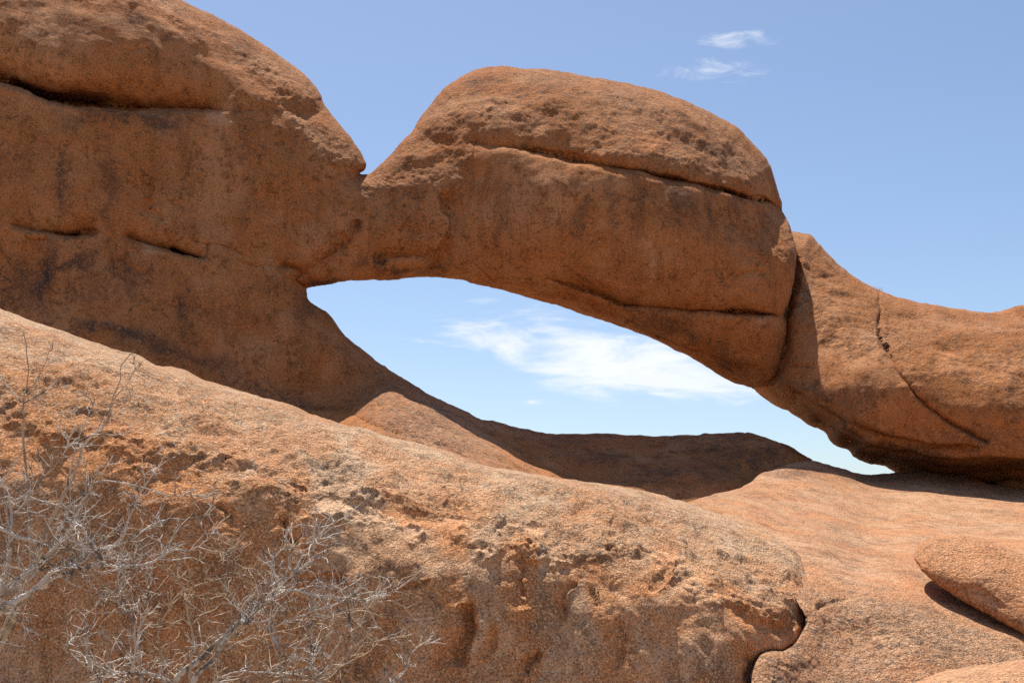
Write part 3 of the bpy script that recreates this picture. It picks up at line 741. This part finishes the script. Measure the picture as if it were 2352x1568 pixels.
CORNER = [(2020, 1620), (2060, 1590), (2101, 1568), (2135, 1552), (2185, 1536), (2235, 1528), (2285, 1522), (2352, 1513), (2450, 1505), (2550, 1530), (2620, 1620), (2600, 1850), (2050, 1850), (1990, 1720)]
shape = rock_shape(CORNER, [(2100, 1620, 10.0), (2350, 1600, 9.7), (2300, 1800, 9.2), (2550, 1700, 9.6)], [(CORNER[:11], 90, 1.8)], 2.0, 150, (), relief(0.05, 0.03, 0.012, 0.03, 1.0, 27.0),
                   dict(rough=lambda u, v, F: 0.5 + 0 * u, varnish=lambda u, v, F: 0 * u, fresh=lambda u, v, F: .4 + .3 * rag(F, 1.5, 7), pale=lambda u, v, F: .2 + 0 * u))
rock('low_boulder', shape, M_SLAB, 'low rounded boulder showing only its sunlit top in the bottom right corner', 'boulder')

SHADE = [(2284, 1120), (2289, 1108), (2300, 1103), (2318, 1100), (2340, 1100), (2365, 1102), (2385, 1112), (2390, 1140), (2340, 1150), (2290, 1140)]
shape = rock_shape(SHADE, [(2290, 1120, 27.6), (2380, 1120, 27.6), (2340, 1145, 27.4)], [(SHADE[:7], 18, 1.0)], 0.8, 30, (), relief(0.02, 0.02, 0.01),
                   dict(rough=lambda u, v, F: .3 + 0 * u, varnish=lambda u, v, F: .2 + 0 * u, fresh=lambda u, v, F: 0 * u, pale=lambda u, v, F: 0 * u))
rock('loose_stone', shape, M_ARCH, 'small dark stone lying in the shadow of the hollow under the saddle boulder', 'stone')

CHIP = [(56, 541), (64, 535), (82, 533), (100, 535), (110, 541), (108, 550), (92, 553), (70, 551), (58, 547)]
shape = rock_shape(CHIP, [(60, 545, 23.45), (84, 535, 23.4), (108, 552, 23.45)], [(CHIP + CHIP[:1], 8, 1.0)], 0.35, 12, (), relief(0.01, 0.01, 0.008),
                   dict(rough=lambda u, v, F: .4 + 0 * u, varnish=lambda u, v, F: 0 * u, fresh=lambda u, v, F: .5 + 0 * u, pale=lambda u, v, F: 0 * u))
rock('flat_stone', shape, M_ARCH, 'flat flake of stone lying on the middle ledge of the shaded wall', 'stone')

# ------------------------------------------------------------------ bare shrubs
def bark(name, col, dk):
    N = NT(name)
    geo = N.n('ShaderNodeNewGeometry')
    f = N.noise(geo.outputs['Position'], 9, 4, 0.7); g = N.noise(geo.outputs['Position'], 90, 3, 0.7)
    h = N.noise(geo.outputs['Position'], 4.5, 3, 0.7)
    c = N.mix(N.ramp(h, .50, .60, 0, .85), col, (0.34, 0.24, 0.15)); c = N.mix(N.ramp(f, .50, .60, 0, .85), c, dk); c = N.mix(N.ramp(g, .5, .7, 0, .4), c, tuple(x * .5 for x in col))
    b = N.n('ShaderNodeBsdfPrincipled'); b.inputs['Roughness'].default_value = 0.8; N.l(c, b.inputs['Base Color'])
    bp = N.n('ShaderNodeBump'); bp.inputs['Distance'].default_value = 0.006; N.l(g, bp.inputs['Height']); N.l(bp.outputs[0], b.inputs['Normal'])
    N.l(b.outputs[0], N.out.inputs['Surface'])
    return N.m
M_BARK = bark('silver_bark', (0.60, 0.525, 0.445), (0.09, 0.072, 0.06))
M_STEM = bark('beige_stem', (0.52, 0.385, 0.255), (0.30, 0.20, 0.13))
M_LEAF = bark('dry_leaf', (0.42, 0.20, 0.06), (0.30, 0.13, 0.05))

class Tubes:
    def __init__(self): self.v = []; self.f = []; self.n = 0
    def add(self, pts, rad, k=5):
        pts = np.asarray(pts, float); m = len(pts)
        tg = np.gradient(pts, axis=0); tg /= np.maximum(np.linalg.norm(tg, axis=1), 1e-9)[:, None]
        ref = np.array([0.3, 0.9, 0.2]); ref /= np.linalg.norm(ref)
        a = np.cross(tg, ref); a /= np.maximum(np.linalg.norm(a, axis=1), 1e-6)[:, None]
        b = np.cross(tg, a)
        th = np.arange(k) * 2 * math.pi / k
        ring = pts[:, None] + np.asarray(rad)[:, None, None] * (np.cos(th)[None, :, None] * a[:, None] + np.sin(th)[None, :, None] * b[:, None])
        self.v.append(ring.reshape(-1, 3))
        i, j = np.meshgrid(np.arange(m - 1), np.arange(k), indexing='ij')
        p = (i * k + j).ravel() + self.n; q = (i * k + (j + 1) % k).ravel() + self.n
        self.f.append(np.stack([p, q, q + k, p + k], 1))
        self.n += m * k
    def build(self, name, m, parent):
        return link_mesh(name, np.concatenate(self.v), np.concatenate(self.f), None, {}, m, parent, np.concatenate(self.v)[0])

def twig_path(rng, p, d, L, seg, jit, lift):
    pts = [p]; d = d / np.linalg.norm(d); s = 1
    bend = rng.normal(size=3) * 0.10
    for i in range(seg):
        d = d + rng.normal(size=3) * jit + bend + np.array([0, 0, lift])
        d /= np.linalg.norm(d)
        p = p + d * L / seg * rng.uniform(.7, 1.3)
        pts.append(p)
    return np.array(pts)

def smooth_path(pts, n=4):
    return catmull3(np.array(pts, float), n)
def catmull3(p, n):
    out = []
    m = len(p)
    for i in range(m - 1):
        a, b, c, d = p[max(i - 1, 0)], p[i], p[i + 1], p[min(i + 2, m - 1)]
        for j in range(n):
            t = j / n
            out.append(.5 * (2 * b + (c - a) * t + (2 * a - 5 * b + 4 * c - d) * t * t + (3 * b - a - 3 * c + d) * t ** 3))
    out.append(p[-1])
    return np.array(out)

LEAFSPOTS = []
SPREAD = ((56, 12), (24, 7))
def shrub_branch(rng, path, D, r0, r1, twigs, tl, parent, m, wob=0.012, name='branch', dd=0.0):
    """path in picture units at depth D; a limb with its own twigs"""
    px = D / FOC
    n = len(path)
    P3 = np.array([at(u, v, D + dd * i / max(n - 1, 1)) for i, (u, v) in enumerate(path)])
    P3[1:-1] += rng.normal(size=(n - 2, 3)) * wob * np.array([.3, 1.5, .3]) if n > 2 else 0
    C3 = smooth_path(P3, 5)
    C3 += rng.normal(size=C3.shape) * 0.0022
    rad = np.linspace(r0, r1, len(C3)) * px * rng.uniform(.86, 1.14, len(C3))
    limb = Tubes(); limb.add(C3, rad, 7)
    sparse = twigs < 24 or (twigs, len(path)) in SPREAD
    ob = None if sparse else limb.build(name, m, parent)
    if twigs:
        T = limb if sparse else Tubes()
        seglen = np.linalg.norm(np.diff(C3, axis=0), axis=1)
        for _ in range(int(twigs * 0.85)):
            i = min(int(len(C3) * rng.uniform(.12, 1.0)), len(C3) - 2)
            t = C3[i + 1] - C3[i]; t /= max(np.linalg.norm(t), 1e-9)
            d = t * rng.uniform(0.2, 1.0) + rng.normal(size=3) * np.array([.75, .75, .75]) + np.array([0, 0, .25])
            L = tl * px * rng.uniform(.35, 1.3)
            q = twig_path(rng, C3[i], d, L, 6, .20, .05)
            rr = rng.uniform(1.0, 1.95) * px
            T.add(catmull3(q, 2), np.linspace(rr, rr * .45, 13), 4)
            for _ in range(rng.randint(1, 5)):
                j = rng.randint(1, 6)
                t2 = q[min(j + 1, 6)] - q[j]; t2 = t2 / max(np.linalg.norm(t2), 1e-9)
                d2 = t2 * .7 + rng.normal(size=3) * .65 + np.array([0, 0, .15])
                q2 = twig_path(rng, q[j], d2, L * rng.uniform(.18, .5), 4, .22, .05)
                r2 = rr * rng.uniform(.55, .85)
                T.add(q2, np.linspace(r2, r2 * .5, 5), 4)
                if rng.rand() < .35: LEAFSPOTS.append(q2[-1])
                for _ in range(rng.randint(0, 2)):   # spur
                    k = rng.randint(1, 4)
                    q3 = twig_path(rng, q2[k], rng.normal(size=3) + (q2[k] - q2[k - 1]) * 20, L * rng.uniform(.05, .16), 2, .2, .05)
                    T.add(q3, np.linspace(r2 * .6, r2 * .35, 3), 3)
        if not sparse: T.build('twigs', m, ob)
    return limb.build(name, m, parent) if sparse else ob

def leaves(rng, parent, frac=1.0):
    V, F = [], []
    for p in LEAFSPOTS:
        if rng.rand() > frac: continue
        s = rng.uniform(.004, .010)
        a = rng.normal(size=3); a /= np.linalg.norm(a); b = np.cross(a, rng.normal(size=3)); b /= np.linalg.norm(b); c = np.cross(a, b)
        n0 = sum(len(x) for x in V)
        V.append(np.array([p, p + a * s + b * s * .55 + c * s * .2, p + a * s * 2.1, p + a * s - b * s * .55 + c * s * .2]))
        F.append([n0, n0 + 1, n0 + 2, n0 + 3])
    LEAFSPOTS.clear()
    if V:
        o = link_mesh('dry_leaves', np.concatenate(V), np.array(F), None, {}, M_LEAF, parent, V[0][0]); o['kind'] = 'stuff'

def empty(name, loc, label, cat, group=None):
    o = bpy.data.objects.new(name, None); bpy.context.scene.collection.objects.link(o); o.location = loc; o.empty_display_size = .2
    return tag(o, label, cat, group)

rng = np.random.RandomState(11)
DL = 8.0
b = empty('bare_shrub', at(-90, 1850, DL), 'leafless silver shrub with thick crooked limbs at the left edge, lower left corner', 'shrub')
shrub_branch(rng, [(-90, 1850), (-80, 1650), (-50, 1480), (0, 1404), (43, 1378), (86, 1348), (130, 1326), (165, 1316)], DL, 10, 4.5, 34, 90, b, M_BARK)
shrub_branch(rng, [(-85, 1800), (-60, 1500), (0, 1388), (26, 1356), (50, 1326), (86, 1292), (130, 1253), (164, 1214), (180, 1180)], DL + .1, 8, 2.5, 46, 110, b, M_BARK)
shrub_branch(rng, [(86, 1346), (120, 1312), (160, 1300), (194, 1305), (242, 1298), (281, 1300), (320, 1296), (358, 1287), (392, 1262)], DL - .05, 5, 2.2, 44, 110, b, M_BARK)
shrub_branch(rng, [(-30, 1200), (39, 1229), (104, 1253), (147, 1259), (190, 1263), (225, 1261), (268, 1250), (307, 1238), (345, 1209), (380, 1192), (423, 1189), (471, 1187)], DL + .15, 4.5, 1.3, 56, 100, b, M_BARK)
shrub_branch(rng, [(233, 1300), (232, 1285), (212, 1248), (194, 1214), (173, 1201), (150, 1188)], DL - .1, 4, 1.6, 22, 90, b, M_BARK)
shrub_branch(rng, [(281, 1300), (272, 1330), (270, 1350), (285, 1370), (305, 1378)], DL - .1, 2.5, 1.2, 8, 70, b, M_BARK)
shrub_branch(rng, [(-60, 1500), (-30, 1400), (10, 1330), (25, 1230), (20, 1150), (-5, 1100)], DL + .2, 5, 2, 34, 110, b, M_BARK)
shrub_branch(rng, [(268, 1250), (290, 1200), (310, 1150), (345, 1095), (360, 1075)], DL + .1, 2.2, 1, 18, 80, b, M_BARK)
shrub_branch(rng, [(104, 1253), (150, 1200), (200, 1140), (232, 1105), (330, 1120), (400, 1140), (505, 1130)], DL + .2, 2.2, .8, 30, 80, b, M_BARK)
shrub_branch(rng, [(-20, 1160), (50, 1140), (120, 1075), (170, 1020), (230, 990)], DL + .25, 2.0, .8, 26, 80, b, M_BARK)
shrub_branch(rng, [(43, 1378), (30, 1400), (55, 1440), (95, 1458)], DL - .1, 2.2, 1.0, 8, 60, b, M_BARK)
shrub_branch(rng, [(-30, 1290), (20, 1300), (75, 1310), (140, 1290), (200, 1270)], DL + .05, 2.4, 1.1, 30, 90, b, M_BARK)
shrub_branch(rng, [(358, 1287), (400, 1262), (430, 1266), (462, 1250), (492, 1222)], DL, 2.2, 1.1, 14, 60, b, M_BARK)
leaves(rng, b)
DS = 8.6
b = empty('slender_sapling', at(-86, 1850, DS), 'two slim upright beige stems rising behind the silver shrub against the lit boulder', 'sapling')
shrub_branch(rng, [(-84, 1850), (-40, 1560), (20, 1420), (70, 1320), (70, 1285), (64, 1130), (55, 1007), (53, 922), (64, 858), (55, 758)], DS, 6, .8, 6, 60, b, M_STEM, 0.004, 'stem')
shrub_branch(rng, [(51, 924), (21, 893), (0, 865), (-22, 838)], DS, 1.9, 1.0, 2, 40, b, M_BARK, 0.004)
shrub_branch(rng, [(56, 925), (100, 897), (142, 870)], DS, 1.9, .9, 3, 40, b, M_BARK, 0.004)
shrub_branch(rng, [(62, 908), (92, 858), (110, 815), (124, 780)], DS, 1.1, .5, 3, 40, b, M_STEM, 0.004)
shrub_branch(rng, [(-88, 1850), (-30, 1560), (30, 1420), (74, 1310), (86, 1265), (112, 1205), (145, 1140), (164, 1101), (180, 1060), (192, 1021), (242, 972), (258, 920), (276, 872), (278, 840), (309, 803)], DS, 6.5, .8, 8, 60, b, M_STEM, 0.004, 'stem')
shrub_branch(rng, [(192, 1023), (171, 1030), (142, 993), (130, 978)], DS, 2.0, .9, 5, 50, b, M_BARK, 0.004)
shrub_branch(rng, [(258, 918), (290, 885), (313, 847), (328, 828)], DS, 1.4, .6, 4, 40, b, M_STEM, 0.004)
shrub_branch(rng, [(150, 1130), (165, 1070), (180, 1010), (205, 950), (215, 930)], DS, 2.0, .8, 5, 50, b, M_BARK, 0.004)
leaves(rng, b, .4)

DC = 8.3
b = empty('dry_shrub', at(395, 1840, DC), 'leafless tangled grey shrub with one thick slanting limb at the bottom edge', 'shrub')
shrub_branch(rng, [(395, 1840), (390, 1700), (400, 1600), (412, 1550), (458, 1512), (497, 1477), (540, 1438), (574, 1408), (622, 1374), (640, 1352)], DC, 9, 4.0, 50, 110, b, M_BARK)
shrub_branch(rng, [(400, 1800), (420, 1620), (449, 1555), (484, 1516), (531, 1450), (552, 1425), (566, 1432), (572, 1424)], DC - .12, 6.5, 4.5, 26, 110, b, M_BARK)
shrub_branch(rng, [(412, 1600), (390, 1562), (354, 1545), (302, 1542), (242, 1542)], DC, 5, 2, 26, 100, b, M_BARK)
shrub_branch(rng, [(632, 1358), (660, 1354), (691, 1356), (735, 1369), (799, 1374), (855, 1378), (903, 1361)], DC, 3.2, 1.0, 44, 100, b, M_BARK)
shrub_branch(rng, [(626, 1362), (650, 1335), (678, 1317), (713, 1283), (722, 1250), (734, 1227), (773, 1192)], DC + .1, 2.8, .9, 44, 90, b, M_BARK)
shrub_branch(rng, [(640, 1352), (632, 1320), (620, 1295), (650, 1262), (690, 1254)], DC + .1, 2.4, 1, 20, 70, b, M_BARK)
shrub_branch(rng, [(330, 1580), (320, 1542), (315, 1464), (335, 1400), (341, 1369), (337, 1335)], DC + .2, 3.2, 1.2, 34, 90, b, M_BARK)
shrub_branch(rng, [(430, 1600), (440, 1520), (440, 1464), (430, 1400), (423, 1356), (406, 1326), (406, 1283)], DC - .2, 3.0, 1.2, 24, 90, b, M_STEM)
shrub_branch(rng, [(390, 1590), (381, 1540), (367, 1456), (400, 1378), (440, 1350), (500, 1330), (550, 1310)], DC + .15, 2.8, .9, 34, 90, b, M_STEM)
shrub_branch(rng, [(650, 1640), (643, 1542), (639, 1486), (622, 1447), (660, 1425), (734, 1395), (790, 1380)], DC - .1, 2.8, 1, 44, 100, b, M_BARK)
shrub_branch(rng, [(725, 1640), (717, 1550), (713, 1464), (720, 1400)], DC + .1, 2.4, 1, 34, 100, b, M_BARK)
shrub_branch(rng, [(560, 1600), (640, 1566), (730, 1562), (777, 1533), (816, 1482), (870, 1470), (929, 1458)], DC, 2.8, 1.1, 30, 90, b, M_STEM)
shrub_branch(rng, [(816, 1482), (803, 1440), (806, 1421), (790, 1395)], DC, 1.8, .8, 14, 80, b, M_BARK)
shrub_branch(rng, [(880, 1640), (907, 1564), (933, 1533), (950, 1495), (980, 1473)], DC + .1, 2.0, .8, 16, 60, b, M_BARK)
shrub_branch(rng, [(470, 1600), (500, 1555), (560, 1540), (650, 1545), (740, 1555)], DC + .1, 2.4, 1, 34, 100, b, M_BARK)
shrub_branch(rng, [(300, 1600), (250, 1540), (170, 1510), (155, 1460)], DC, 2.6, 1, 24, 90, b, M_BARK)
shrub_branch(rng, [(280, 1640), (230, 1560), (200, 1500), (205, 1440)], DC, 2.4, 1, 16, 80, b, M_BARK)
shrub_branch(rng, [(302, 1542), (310, 1480), (300, 1400), (280, 1350), (285, 1320)], DC - .1, 2.4, 1, 34, 90, b, M_BARK)
shrub_branch(rng, [(497, 1477), (560, 1470), (640, 1450), (720, 1430), (800, 1400), (860, 1390), (940, 1330)], DC + .2, 1.8, .5, 34, 90, b, M_STEM)
shrub_branch(rng, [(531, 1450), (530, 1400), (520, 1340), (525, 1280), (540, 1250)], DC + .2, 1.6, .6, 30, 70, b, M_STEM)
leaves(rng, b)

b = empty('tiny_shrub', TUFT, 'tiny dry shrub rooted at the top of the crack in the saddle boulder', 'shrub')
T = Tubes()
for k in range(9):
    q = twig_path(rng, TUFT, np.array([rng.normal() * .8, rng.normal() * .4, .8]), rng.uniform(.10, .17), 5, .25, .02)
    T.add(q, np.linspace(.007, .003, 6), 4)
    for _ in range(3):
        j = rng.randint(1, 5); T.add(twig_path(rng, q[j], rng.normal(size=3) + np.array([0, 0, .4]), rng.uniform(.03, .07), 3, .2, .02), np.linspace(.004, .002, 4), 3)
T.build('twigs', M_BARK, b)


# ------------------------------------------------------------------ ground
def ground():
    N = NT('dry_sand')
    geo = N.n('ShaderNodeNewGeometry')
    f = N.noise(geo.outputs['Position'], 0.4, 6, 0.65); g = N.noise(geo.outputs['Position'], 14, 4, 0.7)
    c = N.mix(N.ramp(f, .35, .65), (0.31, 0.21, 0.13), (0.36, 0.25, 0.155)); c = N.mix(N.ramp(g, .5, .7, 0, .5), c, (0.17, 0.12, 0.075))
    b = N.n('ShaderNodeBsdfPrincipled'); b.inputs['Roughness'].default_value = 0.95; N.l(c, b.inputs['Base Color'])
    bp = N.n('ShaderNodeBump'); bp.inputs['Distance'].default_value = 0.05; N.l(g, bp.inputs['Height']); N.l(bp.outputs[0], b.inputs['Normal'])
    N.l(b.outputs[0], N.out.inputs['Surface'])
    r = np.concatenate([np.linspace(0.5, 40, 60), np.geomspace(44, 4000, 30)])
    th = np.linspace(0, 2 * math.pi, 97)[:-1]
    R, T = np.meshgrid(r, th, indexing='ij')
    X, Y = R * np.cos(T), R * np.sin(T) + 10
    Z = 0.08 * fbm(np.stack([X.ravel() * .3, Y.ravel() * .3, 0 * X.ravel()], 1), 3) * np.exp(-R.ravel() / 300)
    V = np.concatenate([np.stack([X.ravel(), Y.ravel(), Z], 1), [[0, 10, 0]]])
    n, k = R.shape
    i, j = np.meshgrid(np.arange(n - 1), np.arange(k), indexing='ij')
    a = (i * k + j).ravel(); b_ = (i * k + (j + 1) % k).ravel()
    F = np.stack([a, a + k, b_ + k, b_], 1)
    j = np.arange(0, k, 2)
    F = np.concatenate([F, np.stack([np.full(len(j), n * k), j, j + 1, (j + 2) % k], 1)])
    tag(link_mesh('ground', V, F, None, {}, N.m), 'flat dry sandy ground under the boulders', 'ground', None, 'structure')
ground()

# ------------------------------------------------------------------ sun, sky, camera
TO_SUN = np.array([-0.15, 0.38, 1.0]); TO_SUN /= np.linalg.norm(TO_SUN)
ELEV = math.asin(TO_SUN[2]); AZ = math.atan2(TO_SUN[0], TO_SUN[1])
ld = bpy.data.lights.new('sun', 'SUN'); ld.energy = 5.0; ld.angle = math.radians(0.55); ld.color = (1.0, 0.955, 0.89)
lo = bpy.data.objects.new('sun', ld); bpy.context.scene.collection.objects.link(lo)
from mathutils import Vector
lo.rotation_euler = Vector(TO_SUN).to_track_quat('Z', 'Y').to_euler()
lo.location = (0, 0, 60)

w = bpy.data.worlds.new('World'); bpy.context.scene.world = w; w.use_nodes = True
t = w.node_tree; t.nodes.clear()
W = NT.__new__(NT); W.t = t
out = W.n('ShaderNodeOutputWorld'); bg = W.n('ShaderNodeBackground')
sky = W.n('ShaderNodeTexSky', sky_type='NISHITA', sun_disc=False)
sky.sun_elevation = ELEV; sky.sun_rotation = AZ
sky.altitude = 1200; sky.air_density = 1.0; sky.dust_density = 2.2; sky.ozone_density = 1.7
SKY = 0.102
tc = W.n('ShaderNodeTexCoord'); sp = W.n('ShaderNodeSeparateXYZ'); W.l(tc.outputs['Generated'], sp.inputs[0])
px = W.math('DIVIDE', sp.outputs[0], W.math('MAXIMUM', sp.outputs[1], 0.05)); pz = W.math('DIVIDE', sp.outputs[2], W.math('MAXIMUM', sp.outputs[1], 0.05))
cl = None
def cloud(u, v, ru, rv, rot, sx, sz, lo_, hi_, amt, seed):
    """a wispy bank of cirrus around one direction of the sky"""
    global cl
    cx, cz = rays(float(u), float(v))
    cs = W.n('ShaderNodeCombineXYZ'); W.l(px, cs.inputs[0]); W.l(pz, cs.inputs[1]); cs.inputs[2].default_value = seed
    m = W.n('ShaderNodeMapping', vector_type='TEXTURE'); m.inputs['Location'].default_value = (cx, cz, 0); m.inputs['Rotation'].default_value = (0, 0, math.radians(-rot))
    m.inputs['Scale'].default_value = (ru / FOC, rv / FOC, 1)
    W.l(cs.outputs[0], m.inputs['Vector'])
    q = W.n('ShaderNodeVectorMath', operation='MULTIPLY'); W.l(m.outputs[0], q.inputs[0]); q.inputs[1].default_value = (1, 1, 0)
    ln = W.n('ShaderNodeVectorMath', operation='LENGTH'); W.l(q.outputs[0], ln.inputs[0])
    m2 = W.n('ShaderNodeMapping'); m2.inputs['Scale'].default_value = (sx, sz, 1); m2.inputs['Rotation'].default_value = (0, 0, math.radians(rot * .4)); W.l(cs.outputs[0], m2.inputs['Vector'])
    nz = W.noise(m2.outputs[0], 1.0, 9, 0.62, 0.5)
    f = W.math('SUBTRACT', W.math('ADD', W.math('MULTIPLY', W.math('SUBTRACT', nz, 0.5), 1.9), 0.5), W.math('MULTIPLY', W.math('POWER', ln.outputs['Value'], 1.6), 0.42))
    f = W.math('MULTIPLY', W.ramp(f, lo_, hi_), amt)
    cl = f if cl is None else W.math('MAXIMUM', cl, f)
cloud(1375, 808, 335, 84, 12, 9, 30, 0.0, 0.52, 0.95, 1.3)
cloud(1480, 868, 270, 44, 3, 10, 64, 0.08, 0.58, 0.88, 5.1)
cloud(1115, 692, 70, 12, 0, 30, 110, 0.25, 0.9, 0.4, 7.7)
cloud(1000, 788, 110, 14, 6, 30, 120, 0.32, 0.9, 0.4, 9.2)
cloud(1270, 715, 90, 20, 8, 24, 90, 0.30, 0.9, 0.4, 10.2)
cloud(1228, 925, 34, 8, 0, 34, 110, 0.22, 0.8, 0.55, 11.2)
cloud(1636, 160, 130, 46, -10, 34, 80, 0.12, 0.95, 0.6, 13.4)
cloud(1675, 92, 110, 26, -4, 34, 90, 0.12, 0.92, 0.6, 15.9)
mixc = W.mix(cl, sky.outputs[0], (6.7, 6.9, 7.2))
W.l(mixc, bg.inputs['Color']); bg.inputs['Strength'].default_value = SKY
W.l(bg.outputs[0], out.inputs['Surface'])

cd = bpy.data.cameras.new('camera'); co = bpy.data.objects.new('camera', cd); bpy.context.scene.collection.objects.link(co)
cd.sensor_width = 36; cd.lens = 36 * FOC / WP; cd.clip_end = 10000; cd.clip_start = 0.05
co.location = CAM; co.rotation_euler = (math.pi / 2 + PITCH, 0, 0)
sc = bpy.context.scene; sc.camera = co
sc.view_settings.view_transform = 'Standard'; sc.view_settings.look = 'None'; sc.view_settings.exposure = 0.54; sc.view_settings.gamma = 1
sc.render.engine = 'CYCLES'
sc.cycles.max_bounces = 6; sc.cycles.diffuse_bounces = 3; sc.cycles.use_denoising = False
